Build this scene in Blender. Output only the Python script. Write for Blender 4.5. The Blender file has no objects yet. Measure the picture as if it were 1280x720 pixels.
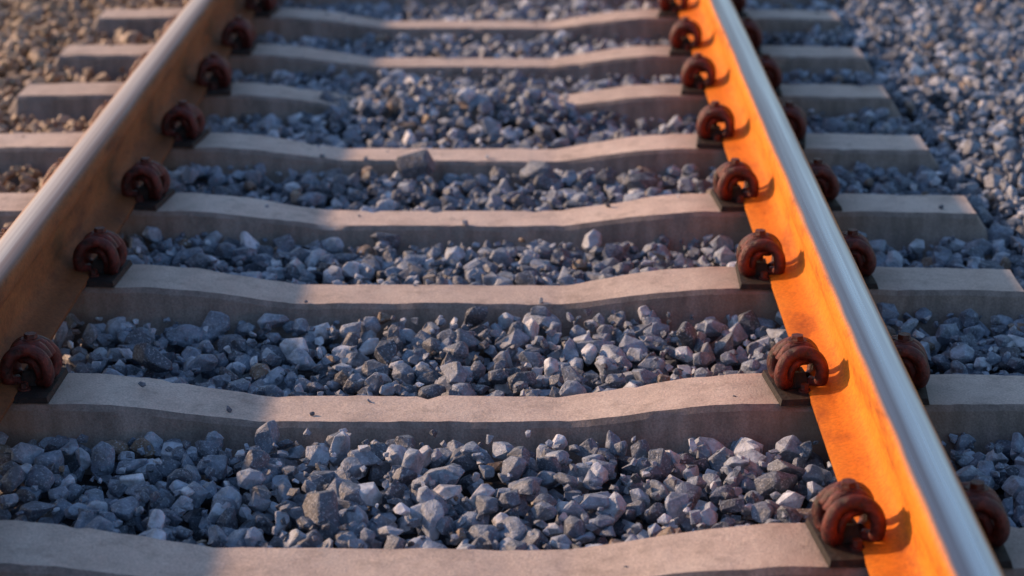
import bpy, bmesh, math, random
import numpy as np
from mathutils import Vector, noise as mn
random.seed(7); rng=np.random.default_rng(11)
sc=bpy.context.scene
sc.view_settings.view_transform='Standard'
try: sc.view_settings.look='None'
except: pass
sc.view_settings.exposure=0

# ---------- camera ----------
PITCH=17.5
cd=bpy.data.cameras.new("camera"); cam=bpy.data.objects.new("camera",cd)
sc.collection.objects.link(cam); sc.camera=cam
cam.location=(0.196,0,1.343)
cam.rotation_euler=(math.radians(90-PITCH),0,math.radians(0.42))
cd.sensor_width=36; cd.lens=79.6; cd.clip_start=0.05; cd.clip_end=3000
cd.dof.use_dof=True; cd.dof.focus_distance=3.9; cd.dof.aperture_fstop=3.6

# ---------- light ----------
EL=22.0; AZ=24.0   # azimuth measured from -X towards +Y
w=bpy.data.worlds.new("World"); sc.world=w; w.use_nodes=True
nt=w.node_tree; bg=nt.nodes["Background"]
sky=nt.nodes.new("ShaderNodeTexSky"); sky.sky_type='NISHITA'; sky.sun_disc=False
sky.sun_elevation=math.radians(EL); sky.sun_rotation=math.radians(-(90-AZ))
sky.ozone_density=2.6; sky.air_density=1.2; sky.dust_density=1.0
nt.links.new(sky.outputs[0],bg.inputs[0]); bg.inputs[1].default_value=0.15
sd=bpy.data.lights.new("sun",'SUN'); sd.energy=5.0; sd.angle=math.radians(2.2); sd.color=(1.0,0.61,0.35)
so=bpy.data.objects.new("sun",sd); sc.collection.objects.link(so)
e=math.radians(EL); a=math.radians(AZ)
D=Vector((-math.cos(a)*math.cos(e), math.sin(a)*math.cos(e), math.sin(e)))
so.rotation_euler=D.to_track_quat('Z','Y').to_euler(); so.location=D*20

# ---------- materials ----------
def mat(name):
    m=bpy.data.materials.new(name); m.use_nodes=True
    n=m.node_tree.nodes; l=m.node_tree.links
    return m,n,l,n["Principled BSDF"]
def tex(n,l,kind,scale,detail=6,rough=.6,coord='Object',mapscale=None):
    tc=n.new("ShaderNodeTexCoord"); t=n.new(kind)
    src=tc.outputs[coord]
    if mapscale:
        mp=n.new("ShaderNodeMapping"); mp.inputs['Scale'].default_value=mapscale
        l.new(src,mp.inputs[0]); src=mp.outputs[0]
    l.new(src,t.inputs['Vector']); t.inputs['Scale'].default_value=scale
    if kind=="ShaderNodeTexNoise":
        t.inputs['Detail'].default_value=detail; t.inputs['Roughness'].default_value=rough
    return t
def ramp(n,l,src,stops):
    r=n.new("ShaderNodeValToRGB"); l.new(src,r.inputs[0])
    el=r.color_ramp.elements
    while len(el)<len(stops): el.new(0.5)
    for i,(p,c) in enumerate(stops):
        el[i].position=p; el[i].color=(c,c,c,1) if not isinstance(c,tuple) else (*c,1)
    return r
def mix(n,l,f,A,B,mode='MIX'):
    m=n.new("ShaderNodeMix"); m.data_type='RGBA'; m.blend_type=mode
    for s,v in ((0,f),(6,A),(7,B)):
        if isinstance(v,(int,float)): m.inputs[s].default_value=v
        elif isinstance(v,tuple): m.inputs[s].default_value=(*v,1)
        else: l.new(v,m.inputs[s])
    return m.outputs[2]
def bump(n,l,h,strength,dist,prev=None):
    b=n.new("ShaderNodeBump"); b.inputs['Strength'].default_value=strength; b.inputs['Distance'].default_value=dist
    l.new(h,b.inputs['Height'])
    if prev is not None: l.new(prev,b.inputs['Normal'])
    return b.outputs[0]

# stone
mStone,n,l,p=mat("crushed_stone")
at=n.new("ShaderNodeAttribute"); at.attribute_name="tone"
base=ramp(n,l,at.outputs['Fac'],[(0,(.045,.058,.085)),(.28,(.11,.14,.20)),(.55,(.20,.25,.345)),(.75,(.34,.40,.51)),(.9,(.62,.67,.78)),(1,(.19,.14,.11))])
t1=tex(n,l,"ShaderNodeTexNoise",38,5,.7)
r1=ramp(n,l,t1.outputs[0],[(.3,.42),(.7,1.5)])
c=mix(n,l,1.0,base.outputs[0],r1.outputs[0],'MULTIPLY')
t4=tex(n,l,"ShaderNodeTexNoise",210,4,.7)
r2=ramp(n,l,t4.outputs[0],[(.54,0.0),(.66,.6)])
c=mix(n,l,r2.outputs[0],c,(.56,.62,.74))
t3=tex(n,l,"ShaderNodeTexNoise",5,2,.6)
r3=ramp(n,l,t3.outputs[0],[(.52,0.0),(.75,.25)])
c=mix(n,l,r3.outputs[0],c,(.13,.105,.095))
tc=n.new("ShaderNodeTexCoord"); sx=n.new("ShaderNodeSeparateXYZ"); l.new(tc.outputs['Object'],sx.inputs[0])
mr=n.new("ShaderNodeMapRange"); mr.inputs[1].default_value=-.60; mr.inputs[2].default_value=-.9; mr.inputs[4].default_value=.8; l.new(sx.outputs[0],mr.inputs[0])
c=mix(n,l,mr.outputs[0],c,mix(n,l,1.0,(.44,.29,.17),r1.outputs[0],'MULTIPLY'))  # rust dust on the left stones; warm glow painted in as brighter tan
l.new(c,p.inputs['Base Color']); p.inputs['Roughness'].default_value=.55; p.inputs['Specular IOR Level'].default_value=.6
b=bump(n,l,t1.outputs[0],.9,.006); b=bump(n,l,t4.outputs[0],.6,.002,b)
l.new(b,p.inputs['Normal'])

def groundmat(name,c1,c2,sc_):
    m,n,l,p=mat(name)
    v=tex(n,l,"ShaderNodeTexVoronoi",sc_); t=tex(n,l,"ShaderNodeTexNoise",3,5,.65)
    r=ramp(n,l,t.outputs[0],[(.3,c1),(.7,c2)])
    hs=ramp(n,l,v.outputs['Distance'],[(0,1.3),(.8,.35)])
    c=mix(n,l,1.0,r.outputs[0],hs.outputs[0],'MULTIPLY')
    l.new(c,p.inputs['Base Color']); p.inputs['Roughness'].default_value=.95
    inv=ramp(n,l,v.outputs['Distance'],[(0,1.0),(.8,0.0)])
    l.new(bump(n,l,inv.outputs[0],1,.02),p.inputs['Normal'])
    return m
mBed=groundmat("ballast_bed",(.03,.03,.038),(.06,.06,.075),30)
mGround=groundmat("gravel_ground",(.13,.11,.085),(.22,.19,.15),22)

# concrete
mCon,n,l,p=mat("weathered_concrete")
oi=n.new("ShaderNodeObjectInfo")
t1=tex(n,l,"ShaderNodeTexNoise",7,7,.68)
r=ramp(n,l,t1.outputs[0],[(.28,(.44,.36,.32)),(.5,(.68,.56,.50)),(.72,(.76,.65,.585))])
t2=tex(n,l,"ShaderNodeTexNoise",260,3,.7); r2=ramp(n,l,t2.outputs[0],[(.3,.68),(.65,1.12)])
c=mix(n,l,1.0,r.outputs[0],r2.outputs[0],'MULTIPLY')
rv=ramp(n,l,oi.outputs['Random'],[(0,.86),(1,1.06)])
c=mix(n,l,1.0,c,rv.outputs[0],'MULTIPLY')
t3=tex(n,l,"ShaderNodeTexNoise",22,6,.72); r3=ramp(n,l,t3.outputs[0],[(.53,0.0),(.70,.6)])
c=mix(n,l,r3.outputs[0],c,(.30,.24,.21))
tc=n.new("ShaderNodeTexCoord"); sx=n.new("ShaderNodeSeparateXYZ"); l.new(tc.outputs['Object'],sx.inputs[0])
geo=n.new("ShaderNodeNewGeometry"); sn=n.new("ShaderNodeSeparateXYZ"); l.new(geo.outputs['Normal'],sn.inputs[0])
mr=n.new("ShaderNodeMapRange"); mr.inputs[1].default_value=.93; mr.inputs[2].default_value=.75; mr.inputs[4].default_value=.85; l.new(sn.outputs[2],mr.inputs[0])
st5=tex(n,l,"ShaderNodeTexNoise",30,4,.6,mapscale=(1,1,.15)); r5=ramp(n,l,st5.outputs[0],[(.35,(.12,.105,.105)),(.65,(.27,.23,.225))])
c=mix(n,l,mr.outputs[0],c,mix(n,l,1.0,r5.outputs[0],r2.outputs[0],'MULTIPLY'))  # dirty sides, darkened further to paint in their shade
ab=n.new("ShaderNodeMath"); ab.operation='ABSOLUTE'; l.new(sx.outputs[0],ab.inputs[0])
sb=n.new("ShaderNodeMath"); sb.operation='SUBTRACT'; sb.inputs[1].default_value=.75; l.new(ab.outputs[0],sb.inputs[0])
a2=n.new("ShaderNodeMath"); a2.operation='ABSOLUTE'; l.new(sb.outputs[0],a2.inputs[0])
m2=n.new("ShaderNodeMapRange"); m2.inputs[1].default_value=.22; m2.inputs[2].default_value=.08; m2.inputs[4].default_value=.95; l.new(a2.outputs[0],m2.inputs[0])
mm=n.new("ShaderNodeMath"); mm.operation='MULTIPLY'; l.new(m2.outputs[0],mm.inputs[0]); l.new(t1.outputs[0],mm.inputs[1])
c=mix(n,l,mm.outputs[0],c,(.24,.11,.055))
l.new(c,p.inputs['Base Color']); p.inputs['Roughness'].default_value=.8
b=bump(n,l,t1.outputs[0],.5,.006); b=bump(n,l,t2.outputs[0],.6,.0018,b); b=bump(n,l,t3.outputs[0],.6,.004,b); l.new(b,p.inputs['Normal'])

# rail
def railmat(name,cols,steelc,rmin,metal,side):
    m,n,l,p=mat(name)
    t1=tex(n,l,"ShaderNodeTexNoise",11,7,.7,mapscale=(1,.45,1.6)); t2=tex(n,l,"ShaderNodeTexNoise",140,4,.75)
    r=ramp(n,l,t1.outputs[0],[(.30,cols[0]),(.47,cols[1]),(.75,cols[2])])
    r2=ramp(n,l,t2.outputs[0],[(.3,.62),(.7,1.15)])
    rust=mix(n,l,1.0,r.outputs[0],r2.outputs[0],'MULTIPLY')
    tc=n.new("ShaderNodeTexCoord"); sx=n.new("ShaderNodeSeparateXYZ"); l.new(tc.outputs['Object'],sx.inputs[0])
    ab=n.new("ShaderNodeMath"); ab.operation='ABSOLUTE'; l.new(sx.outputs[0],ab.inputs[0])
    st=tex(n,l,"ShaderNodeTexNoise",90,4,.65,mapscale=(1,.008,1))
    st2=tex(n,l,"ShaderNodeTexNoise",20,5,.65,mapscale=(1,.12,1))
    ad=n.new("ShaderNodeMath"); ad.operation='MULTIPLY_ADD'; ad.inputs[1].default_value=.012; l.new(st2.outputs[0],ad.inputs[0]); l.new(ab.outputs[0],ad.inputs[2])
    mx=n.new("ShaderNodeMapRange"); mx.inputs[1].default_value=.040; mx.inputs[2].default_value=.030; l.new(ad.outputs[0],mx.inputs[0])
    mz=n.new("ShaderNodeMapRange"); mz.inputs[1].default_value=.158; mz.inputs[2].default_value=.164; l.new(sx.outputs[2],mz.inputs[0])
    mk=n.new("ShaderNodeMath"); mk.operation='MULTIPLY'; l.new(mx.outputs[0],mk.inputs[0]); l.new(mz.outputs[0],mk.inputs[1])
    steel=ramp(n,l,st.outputs[0],[(.32,steelc[0]),(.66,steelc[1])])
    # wheel contact band, duller shoulders; bright highlight streak painted in off centre
    ws=n.new("ShaderNodeMapRange"); ws.inputs[1].default_value=-.036*side; ws.inputs[2].default_value=.036*side; l.new(sx.outputs[0],ws.inputs[0])
    wr=ramp(n,l,ws.outputs[0],[(0,(.36,.27,.26)),(.30,(.50,.42,.43)),(.52,(.98,.98,.98)),(.78,(1.,1.,1.)),(1,(.45,.43,.45))])
    stc=mix(n,l,1.0,steel.outputs[0],wr.outputs[0],'MULTIPLY')
    md=n.new("ShaderNodeMapRange"); md.inputs[1].default_value=.045; md.inputs[2].default_value=.015; md.inputs[4].default_value=.35; l.new(sx.outputs[2],md.inputs[0])
    rust=mix(n,l,md.outputs[0],rust,tuple(v*.7 for v in cols[0]))
    c=mix(n,l,mk.outputs[0],rust,stc)
    l.new(c,p.inputs['Base Color'])
    mt=n.new("ShaderNodeMath"); mt.operation='MULTIPLY'; mt.inputs[1].default_value=metal; l.new(mk.outputs[0],mt.inputs[0]); l.new(mt.outputs[0],p.inputs['Metallic'])
    rr=n.new("ShaderNodeMapRange"); rr.inputs[1].default_value=.3; rr.inputs[2].default_value=.7; rr.inputs[3].default_value=rmin+.12; rr.inputs[4].default_value=rmin-.04; l.new(st.outputs[0],rr.inputs[0])
    ro=n.new("ShaderNodeMapRange"); ro.inputs[3].default_value=.75; l.new(rr.outputs[0],ro.inputs[4]); l.new(mk.outputs[0],ro.inputs[0]); l.new(ro.outputs[0],p.inputs['Roughness'])
    p.inputs['Specular IOR Level'].default_value=.3
    b=bump(n,l,st.outputs[0],.2,.0015)
    im=n.new("ShaderNodeMath"); im.operation='SUBTRACT'; im.inputs[0].default_value=1; l.new(mk.outputs[0],im.inputs[1])
    hm=n.new("ShaderNodeMath"); hm.operation='MULTIPLY'; l.new(im.outputs[0],hm.inputs[0]); l.new(t2.outputs[0],hm.inputs[1])
    b=bump(n,l,hm.outputs[0],.4,.0015,b); l.new(b,p.inputs['Normal'])
    return m
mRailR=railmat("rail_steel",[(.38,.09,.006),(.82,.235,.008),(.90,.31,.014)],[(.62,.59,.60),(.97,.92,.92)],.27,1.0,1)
mRailL=railmat("rail_steel_dusty_shaded",[(.11,.042,.02),(.27,.10,.035),(.40,.15,.05)],[(.66,.52,.44),(.97,.80,.68)],.44,.7,-1)  # dusty head; rust darkened to paint in the shade on the web

def rustmat(name,a_,b_,c_,rough,metal=0.0):
    m,n,l,p=mat(name)
    t=tex(n,l,"ShaderNodeTexNoise",45,6,.7); r=ramp(n,l,t.outputs[0],[(.36,a_),(.52,b_),(.70,c_)])
    t2=tex(n,l,"ShaderNodeTexNoise",300,3,.7)
    l.new(r.outputs[0],p.inputs['Base Color']); p.inputs['Roughness'].default_value=rough; p.inputs['Metallic'].default_value=metal
    l.new(bump(n,l,t2.outputs[0],.7,.0016,bump(n,l,t.outputs[0],.9,.007)),p.inputs['Normal']); return m
mClip=rustmat("rusty_spring_steel",(.018,.005,.005),(.10,.014,.011),(.25,.036,.020),.42)
mBolt=rustmat("rusty_bolt",(.02,.006,.006),(.09,.016,.012),(.24,.05,.028),.5)
mPlate=rustmat("dark_cast_plate",(.006,.005,.005),(.016,.010,.010),(.04,.018,.014),.7)

# ---------- helpers ----------
def link(o): sc.collection.objects.link(o); return o
def tube(bm,pts,r,seg=10,mi=0,caps=True):
    P=[Vector(q) for q in pts]
    Q=[]
    for i in range(len(P)-1):
        p0=P[max(i-1,0)];p1=P[i];p2=P[i+1];p3=P[min(i+2,len(P)-1)]
        for k in range(4):
            t=k/4
            Q.append(.5*((2*p1)+(p2-p0)*t+(2*p0-5*p1+4*p2-p3)*t*t+(3*p1-p0-3*p2+p3)*t**3))
    Q.append(P[-1])
    rings=[];u=None
    for i,q in enumerate(Q):
        T=(Q[min(i+1,len(Q)-1)]-Q[max(i-1,0)]).normalized()
        if u is None:
            u=T.orthogonal().normalized()
        u=(u-T*u.dot(T)).normalized(); v=T.cross(u)
        rings.append([bm.verts.new(q+r*(math.cos(2*math.pi*k/seg)*u+math.sin(2*math.pi*k/seg)*v)) for k in range(seg)])
    for A,B in zip(rings,rings[1:]):
        for k in range(seg):
            f=bm.faces.new((A[k],A[(k+1)%seg],B[(k+1)%seg],B[k])); f.smooth=True; f.material_index=mi
    if caps:
        bm.faces.new(rings[0][::-1]).material_index=mi; bm.faces.new(rings[-1]).material_index=mi
def prism(bm,c,r,z0,z1,n,mi,rot=0,r2=None):
    r2=r2 or r
    A=[bm.verts.new((c[0]+r*math.cos(rot+2*math.pi*k/n),c[1]+r*math.sin(rot+2*math.pi*k/n),z0)) for k in range(n)]
    B=[bm.verts.new((c[0]+r2*math.cos(rot+2*math.pi*k/n),c[1]+r2*math.sin(rot+2*math.pi*k/n),z1)) for k in range(n)]
    for k in range(n): bm.faces.new((A[k],A[(k+1)%n],B[(k+1)%n],B[k])).material_index=mi
    bm.faces.new(B).material_index=mi; bm.faces.new(A[::-1]).material_index=mi
def hexa(bm,pts,mi):
    v=[bm.verts.new(q) for q in pts]
    for f in ((0,3,2,1),(4,5,6,7),(0,1,5,4),(1,2,6,5),(2,3,7,6),(3,0,4,7)):
        bm.faces.new([v[i] for i in f]).material_index=mi

# ---------- rails ----------
half=[(.0,0),(.073,0),(.075,.003),(.075,.010),(.070,.0125),(.045,.0175),(.025,.024),(.014,.033),(.0095,.045),(.0085,.07),(.0085,.10),(.010,.114),(.016,.122),(.033,.128),(.0352,.131),(.0358,.140),(.036,.156),(.0345,.162),(.031,.1665),(.025,.1695),(.016,.1712),(.006,.172)]
prof=[(x,z) for x,z in half[1:]]+[(-x,z) for x,z in reversed(half[1:])]
def make_rail(x,m_):
    bm=bmesh.new(); ys=[-4+ i*1.0 for i in range(75)]
    rings=[[bm.verts.new((px,y,pz)) for px,pz in prof] for y in ys]
    m=len(prof)
    for A,B in zip(rings,rings[1:]):
        for k in range(m):
            f=bm.faces.new((A[k],A[(k+1)%m],B[(k+1)%m],B[k])); f.smooth=True
    bm.faces.new(rings[0]);bm.faces.new(rings[-1][::-1])
    bmesh.ops.recalc_face_normals(bm,faces=bm.faces)
    me=bpy.data.meshes.new("rail"); bm.to_mesh(me); bm.free(); me.materials.append(m_)
    try: me.set_sharp_from_angle(angle=math.radians(50))
    except: pass
    o=link(bpy.data.objects.new("rail",me)); o.location=(x,0,0.003); return o
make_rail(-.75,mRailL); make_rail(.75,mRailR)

# ---------- sleepers ----------
backs=[3.106,3.760,4.415,4.979,5.56,6.145,6.68,7.271]
SY=[b-.08 for b in backs]
y=SY[0]; pre=[]
for i in range(8): y-=.61; pre.append(y)
y=SY[-1]; post=[]
for i in range(50): y+=.6; post.append(y)
ALLY=sorted(pre+SY+post)
def sleeper_mesh(seed):
    st=[(-1.215,-.055,.066,.135),(-1.18,-.004,.078,.14),(-.95,0,.08,.14),(-.56,0,.08,.14),(-.47,-.007,.078,.138),(-.265,-.037,.066,.115)]
    st=st+[(-x,z,h,g) for x,z,h,g in reversed(st)]
    S=[]
    for A,B in zip(st,st[1:]):
        k=max(1,int((B[0]-A[0])/.02))
        for i in range(k):
            t=i/k; S.append(tuple(A[j]*(1-t)+B[j]*t for j in range(4)))
    S.append(st[-1])
    bm=bmesh.new(); rings=[]
    for x,z,h,g in S:
        q=[(-g,-.2),(-(h+(g-h)*.3),-.085),(-h-.005,z-.009),(-h+.004,z)]
        n_=6
        q+=[(-h+.004+(2*h-.008)*i/n_,z) for i in range(1,n_)]
        q+=[(h-.004,z),(h+.005,z-.009),(h+(g-h)*.3,-.085),(g,-.2)]
        R=[]
        for j,(yy,zz) in enumerate(q):
            P=Vector((x*9+seed*13,yy*9,zz*9)); d=mn.noise(P)*.0024+mn.noise(P*4)*.0014
            P2=mn.noise(P*2.3+Vector((5,5,5)))*.002
            if j in (2,3,9,10):
                ch=max(0,mn.noise(Vector((x*22+seed*7,j//5*9,3)))-.28)
                d-=ch*.014; P2+=(1 if yy<0 else -1)*ch*.018
            R.append(bm.verts.new((x,yy+P2,zz+d)))
        rings.append(R)
    m=len(rings[0])
    for A,B in zip(rings,rings[1:]):
        for k in range(m):
            f=bm.faces.new((A[k],A[(k+1)%m],B[(k+1)%m],B[k])); f.smooth=True
    bm.faces.new(rings[0]);bm.faces.new(rings[-1][::-1])
    bmesh.ops.recalc_face_normals(bm,faces=bm.faces)
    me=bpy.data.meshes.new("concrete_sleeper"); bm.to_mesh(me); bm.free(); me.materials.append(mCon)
    try: me.set_sharp_from_angle(angle=math.radians(28))
    except: pass
    return me
SM=[sleeper_mesh(s) for s in range(8)]
# ---------- clips ----------
def clip_mesh():
    bm=bmesh.new()
    hexa(bm,[(-.044,-.079,-.012),(.020,-.079,-.012),(.020,.079,-.012),(-.044,.079,-.012),(-.041,-.076,-.002),(.018,-.076,-.002),(.018,.076,-.002),(-.041,.076,-.002)],2)
    hexa(bm,[(-.024,-.022,-.001),(.018,-.022,-.001),(.018,.022,-.001),(-.024,.022,-.001),(-.020,-.014,.024),(.012,-.014,.024),(.012,.014,.024),(-.020,.014,.024)],2)
    # spring bar bent in a closed omega: one outer hoop per side joined over the crown
    for s in (-1,1):
        arch=[(.022,.010*s,.004),(.034,.024*s,.008),(.0375,.031*s,.024),(.035,.032*s,.042),(.026,.030*s,.056),(.012,.027*s,.063),(-.004,.026*s,.064),(-.020,.027*s,.057),(-.031,.030*s,.043),(-.0345,.031*s,.026),(-.030,.026*s,.010),(-.018,.014*s,.005)]
        tube(bm,arch,.0115,12,0)
        # inner return, twisted so that it sits off centre
        tube(bm,[(-.018,.016*s,.008),(-.017,.022*s,.026),(-.010,.022*s,.040),(.002,.018*s,.046),(.014,.010*s,.044),(.018,.0,.042)],.008,10,0)
    # saddle over the crown
    tube(bm,[(-.030,-.012,.044),(-.018,-.010,.061),(.000,-.008,.067),(.016,-.010,.063),(.029,-.012,.048)],.0125,12,0)
    tube(bm,[(-.030,.012,.044),(-.018,.010,.061),(.000,.008,.067),(.016,.010,.063),(.029,.012,.048)],.0125,12,0)
    # coach screw
    prism(bm,(-.001,0),.0075,-.001,.080,12,1)
    prism(bm,(-.001,0),.0165,.0735,.0785,18,1)
    prism(bm,(-.001,0),.0120,.079,.087,6,1,rot=.3,r2=.011)
    # nut + washer fixing the lower plate on the side facing along the track
    for s in (-1,1):
        prism(bm,(.006,.040*s),.011,-.0015,.002,14,1)
        prism(bm,(.006,.040*s),.0075,.0022,.012,6,1,rot=.2)
    bmesh.ops.recalc_face_normals(bm,faces=bm.faces)
    me=bpy.data.meshes.new("rail_clip"); bm.to_mesh(me); bm.free()
    for m in (mClip,mBolt,mPlate): me.materials.append(m)
    return me
CM=clip_mesh()
for i,yy in enumerate(ALLY):
    o=link(bpy.data.objects.new("concrete_sleeper",SM[(i*5)%8])); o.location=(random.uniform(-.008,.008),yy,0)
    o.rotation_euler[2]=random.uniform(-.006,.006)
    if i%2: o.rotation_euler[2]+=math.pi
    for rx in (-.75,.75):
        for s in (-1,1):
            c=link(bpy.data.objects.new("rail_clip",CM))
            c.location=(rx+s*.091,yy+random.uniform(-.006,.006),.013)
            c.rotation_euler=(0,0,(math.pi if s>0 else 0)+random.uniform(-.14,.14))

# ---------- ground ----------
bm=bmesh.new()
N=40; R=[0]+[3*1.17**k for k in range(1,44)]
prev=None
cen=bm.verts.new((0,6,-.46))
for r_ in R[1:]:
    ring=[bm.verts.new((r_*math.cos(2*math.pi*k/N),6+r_*math.sin(2*math.pi*k/N),-.46+ (mn.noise(Vector((r_*.3,k*.7,0)))*.03 if r_<40 else 0))) for k in range(N)]
    for k in range(N):
        if prev is None: bm.faces.new((cen,ring[k],ring[(k+1)%N]))
        else: bm.faces.new((prev[k],ring[k],ring[(k+1)%N],prev[(k+1)%N]))
    prev=ring
me=bpy.data.meshes.new("ground"); bm.to_mesh(me); bm.free(); me.materials.append(mGround)
link(bpy.data.objects.new("ground",me))

# ---------- ballast ----------
def level(x,y):
    ax=np.abs(x)
    z=np.where(ax<.55,-.074,-.070)
    z=np.where(ax>.9,-.062,z)
    z=np.where(ax>1.3,-.048,z)
    z=z+.012*np.sin(x*3.1+y*2.3)*np.sin(y*4.1-x*1.7)
    z=z+ .056*np.exp(-((x-.03)/.36)**4-((y-6.03)/.17)**2)
    z=np.where(ax>2.1, z-(ax-2.1)*.6, z)
    return z
xs=np.linspace(-2.85,2.85,96); ys=np.linspace(-4,70,600)
X,Y=np.meshgrid(xs,ys); Z=level(X,Y)-.045
nx,ny=len(xs),len(ys)
V=np.stack([X,Y,Z],-1).reshape(-1,3)
I=np.arange(ny*nx).reshape(ny,nx)
F=np.stack([I[:-1,:-1],I[:-1,1:],I[1:,1:],I[1:,:-1]],-1).reshape(-1,4)
T_bed=np.concatenate([F[:,[0,1,2]],F[:,[0,2,3]]])

def proto(seed,npts,bev):
    r=random.Random(seed); bm=bmesh.new()
    sx,sy,sz=r.uniform(.9,1.3),r.uniform(.75,1.0),r.uniform(.6,.85)
    for i in range(npts):
        v=Vector((r.gauss(0,1),r.gauss(0,1),r.gauss(0,1))).normalized()
        mxx=max(abs(v.x),abs(v.y),abs(v.z)); v=v*(.62+.34/mxx)*r.uniform(.86,1.05)
        bm.verts.new((v.x*sx,v.y*sy,v.z*sz))
    ret=bmesh.ops.convex_hull(bm,input=bm.verts)
    bmesh.ops.delete(bm,geom=[v for v in bm.verts if not v.link_faces],context='VERTS')
    bmesh.ops.dissolve_limit(bm,angle_limit=math.radians(12),verts=bm.verts,edges=bm.edges)
    if bev:
        bmesh.ops.bevel(bm,geom=list(bm.edges),offset=.12,segments=1,affect='EDGES',profile=.6,clamp_overlap=True)
    bmesh.ops.triangulate(bm,faces=bm.faces)
    bmesh.ops.recalc_face_normals(bm,faces=bm.faces)
    if bev:
        for v in bm.verts: v.co*=1+.05*mn.noise(v.co*3+Vector((seed,0,0)))
    bm.verts.index_update()
    v=np.array([q.co[:] for q in bm.verts],dtype=np.float32); f=np.array([[q.index for q in ff.verts] for ff in bm.faces],dtype=np.int32)
    bm.free(); return v,f
HI=[proto(100+i,15+i%9,True) for i in range(32)]
LO=[proto(300+i,12,False) for i in range(14)]
def rotmats(n):
    q=rng.normal(size=(n,4)); q/=np.linalg.norm(q,axis=1)[:,None]
    w_,x,y,z=q.T
    return np.stack([1-2*(y*y+z*z),2*(x*y-z*w_),2*(x*z+y*w_),2*(x*y+z*w_),1-2*(x*x+z*z),2*(y*z-x*w_),2*(x*z-y*w_),2*(y*z+x*w_),1-2*(x*x+y*y)],-1).reshape(n,3,3)
AV=[V.astype(np.float32)];AF=[T_bed.astype(np.int32)];AT=[np.zeros(len(V),np.float32)];AM=[np.ones(len(T_bed),np.int32)]
off=len(V)
def emit(P,S,protos,tone):
    global off
    n_=len(P); pid=rng.integers(0,len(protos),n_)
    for k,(pv,pf) in enumerate(protos):
        idx=np.where(pid==k)[0]
        if not len(idx): continue
        M=rotmats(len(idx))*S[idx][:,None,None]
        vv=np.einsum('nij,vj->nvi',M,pv)
        vv[:,:,2]*=.88
        vv+=P[idx][:,None,:]
        ff=pf[None]+ (np.arange(len(idx))*len(pv))[:,None,None]+off
        AV.append(vv.reshape(-1,3).astype(np.float32)); AF.append(ff.reshape(-1,3).astype(np.int32))
        AT.append(np.repeat(tone[idx],len(pv)).astype(np.float32)); AM.append(np.zeros(len(idx)*len(pf),np.int32))
        off+=len(idx)*len(pv)
SYA=np.array(ALLY)
def scatter(x0,x1,y0,y1,cell,smin,smax,zoff,protos,zj=.008,drop=0.0,excl=None):
    gx=np.arange(x0,x1,cell); gy=np.arange(y0,y1,cell)
    X,Y=np.meshgrid(gx,gy); X=X.ravel()+rng.uniform(-.5,.5,X.size)*cell; Y=Y.ravel()+rng.uniform(-.5,.5,Y.size)*cell
    keep=rng.random(X.size)>=drop
    if excl is not None: keep&=~((X>excl[0])&(X<excl[1])&(Y>excl[2])&(Y<excl[3]))
    X,Y=X[keep],Y[keep]
    dY=np.min(np.abs(Y[:,None]-SYA[None]),axis=1)
    S=smin+(smax-smin)*rng.beta(1.6,2.6,X.size)
    Z=level(X,Y)+zoff+rng.uniform(-zj,zj,X.size)
    top=np.where(np.abs(X)<.3,-.037,np.where(np.abs(X)<.55,-.02,0))
    insl=(dY<.084+S*.4)&(np.abs(X)<1.22)&(Z<top+.02)
    heap=(np.abs(X-.03)<.45)&(np.abs(Y-6.03)<.2)
    k=~(insl&~heap)
    X,Y,Z,S=X[k],Y[k],Z[k],S[k]
    nr=(np.abs(np.abs(X)-.75)<.115)
    Z=np.where(nr,np.minimum(Z,-.042-S*.5),Z)
    P=np.stack([X,Y,Z],-1)
    tone=np.clip(rng.beta(1.7,1.9,len(P)),0,1)
    tone=np.where(rng.random(len(P))<.03,1.0,np.minimum(tone,.93))
    emit(P,S,protos,tone)
near=(-1.55,2.0,1.9,8.6)
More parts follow.
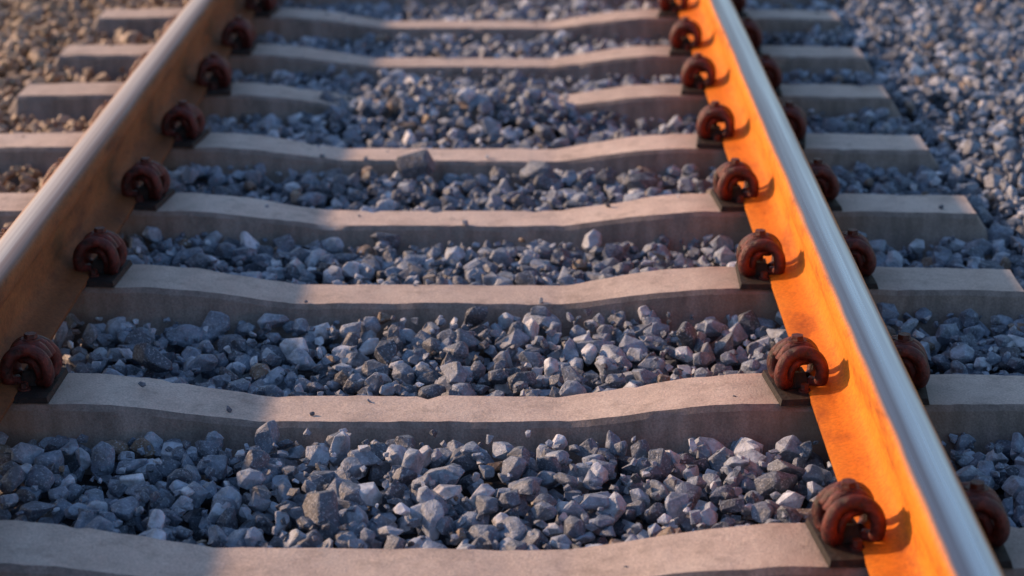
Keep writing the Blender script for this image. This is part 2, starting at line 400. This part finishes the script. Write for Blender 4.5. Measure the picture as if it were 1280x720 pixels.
scatter(near[0],near[1],near[2],near[3],.045,.019,.034,-.026,LO,.006)
scatter(near[0],near[1],near[2],near[3],.040,.015,.038,.0,HI,.012,.16)
scatter(near[0],near[1],near[2],near[3],.082,.018,.038,.014,HI,.010,.35)
scatter(near[0],near[1],near[2],near[3],.032,.006,.015,.012,LO,.013,.4)
scatter(-2.8,2.8,-2,20,.052,.022,.042,.0,LO,.010,.0,excl=near)
big=[(-.075,5.36,-.030,.056),(.22,5.33,-.040,.045),(.47,5.22,-.045,.04),(-.50,3.98,-.05,.044),(.62,3.42,-.045,.038),(.5,4.1,-.05,.038),(-.12,3.25,-.055,.042),(-.35,6.05,-.02,.035),(1.6,4.5,-.03,.045)]
P=np.array([b_[:3] for b_ in big]);S=np.array([b_[3] for b_ in big]); emit(P,S,HI,rng.uniform(.05,.3,len(P)))
P=[];S=[]
for yy in SYA[(SYA>1.5)&(SYA<9)]:
    for k in range(random.randint(4,9)):
        x=random.uniform(-1.15,1.15)
        if abs(abs(x)-.75)<.2: continue
        ax=abs(x); zt=-.037 if ax<.265 else (-.037+(ax-.265)/.205*.030 if ax<.47 else -.002)
        s=random.choice([.004,.005,.006,.009]); P.append((x,yy+random.uniform(-.06,.06),zt+s*.45)); S.append(s)
emit(np.array(P),np.array(S),LO,rng.uniform(.1,.8,len(P)))
AV=np.concatenate(AV);AF=np.concatenate(AF);AT=np.concatenate(AT);AM=np.concatenate(AM)
me=bpy.data.meshes.new("ballast")
me.vertices.add(len(AV)); me.vertices.foreach_set("co",AV.ravel())
me.loops.add(len(AF)*3); me.loops.foreach_set("vertex_index",AF.ravel())
me.polygons.add(len(AF)); me.polygons.foreach_set("loop_start",np.arange(0,len(AF)*3,3,dtype=np.int32))
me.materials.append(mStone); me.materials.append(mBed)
me.polygons.foreach_set("material_index",AM)
me.update(calc_edges=True)
me.shade_flat()
at=me.attributes.new("tone",'FLOAT','POINT'); at.data.foreach_set("value",AT)
link(bpy.data.objects.new("ballast",me))
print("tris",len(AF))
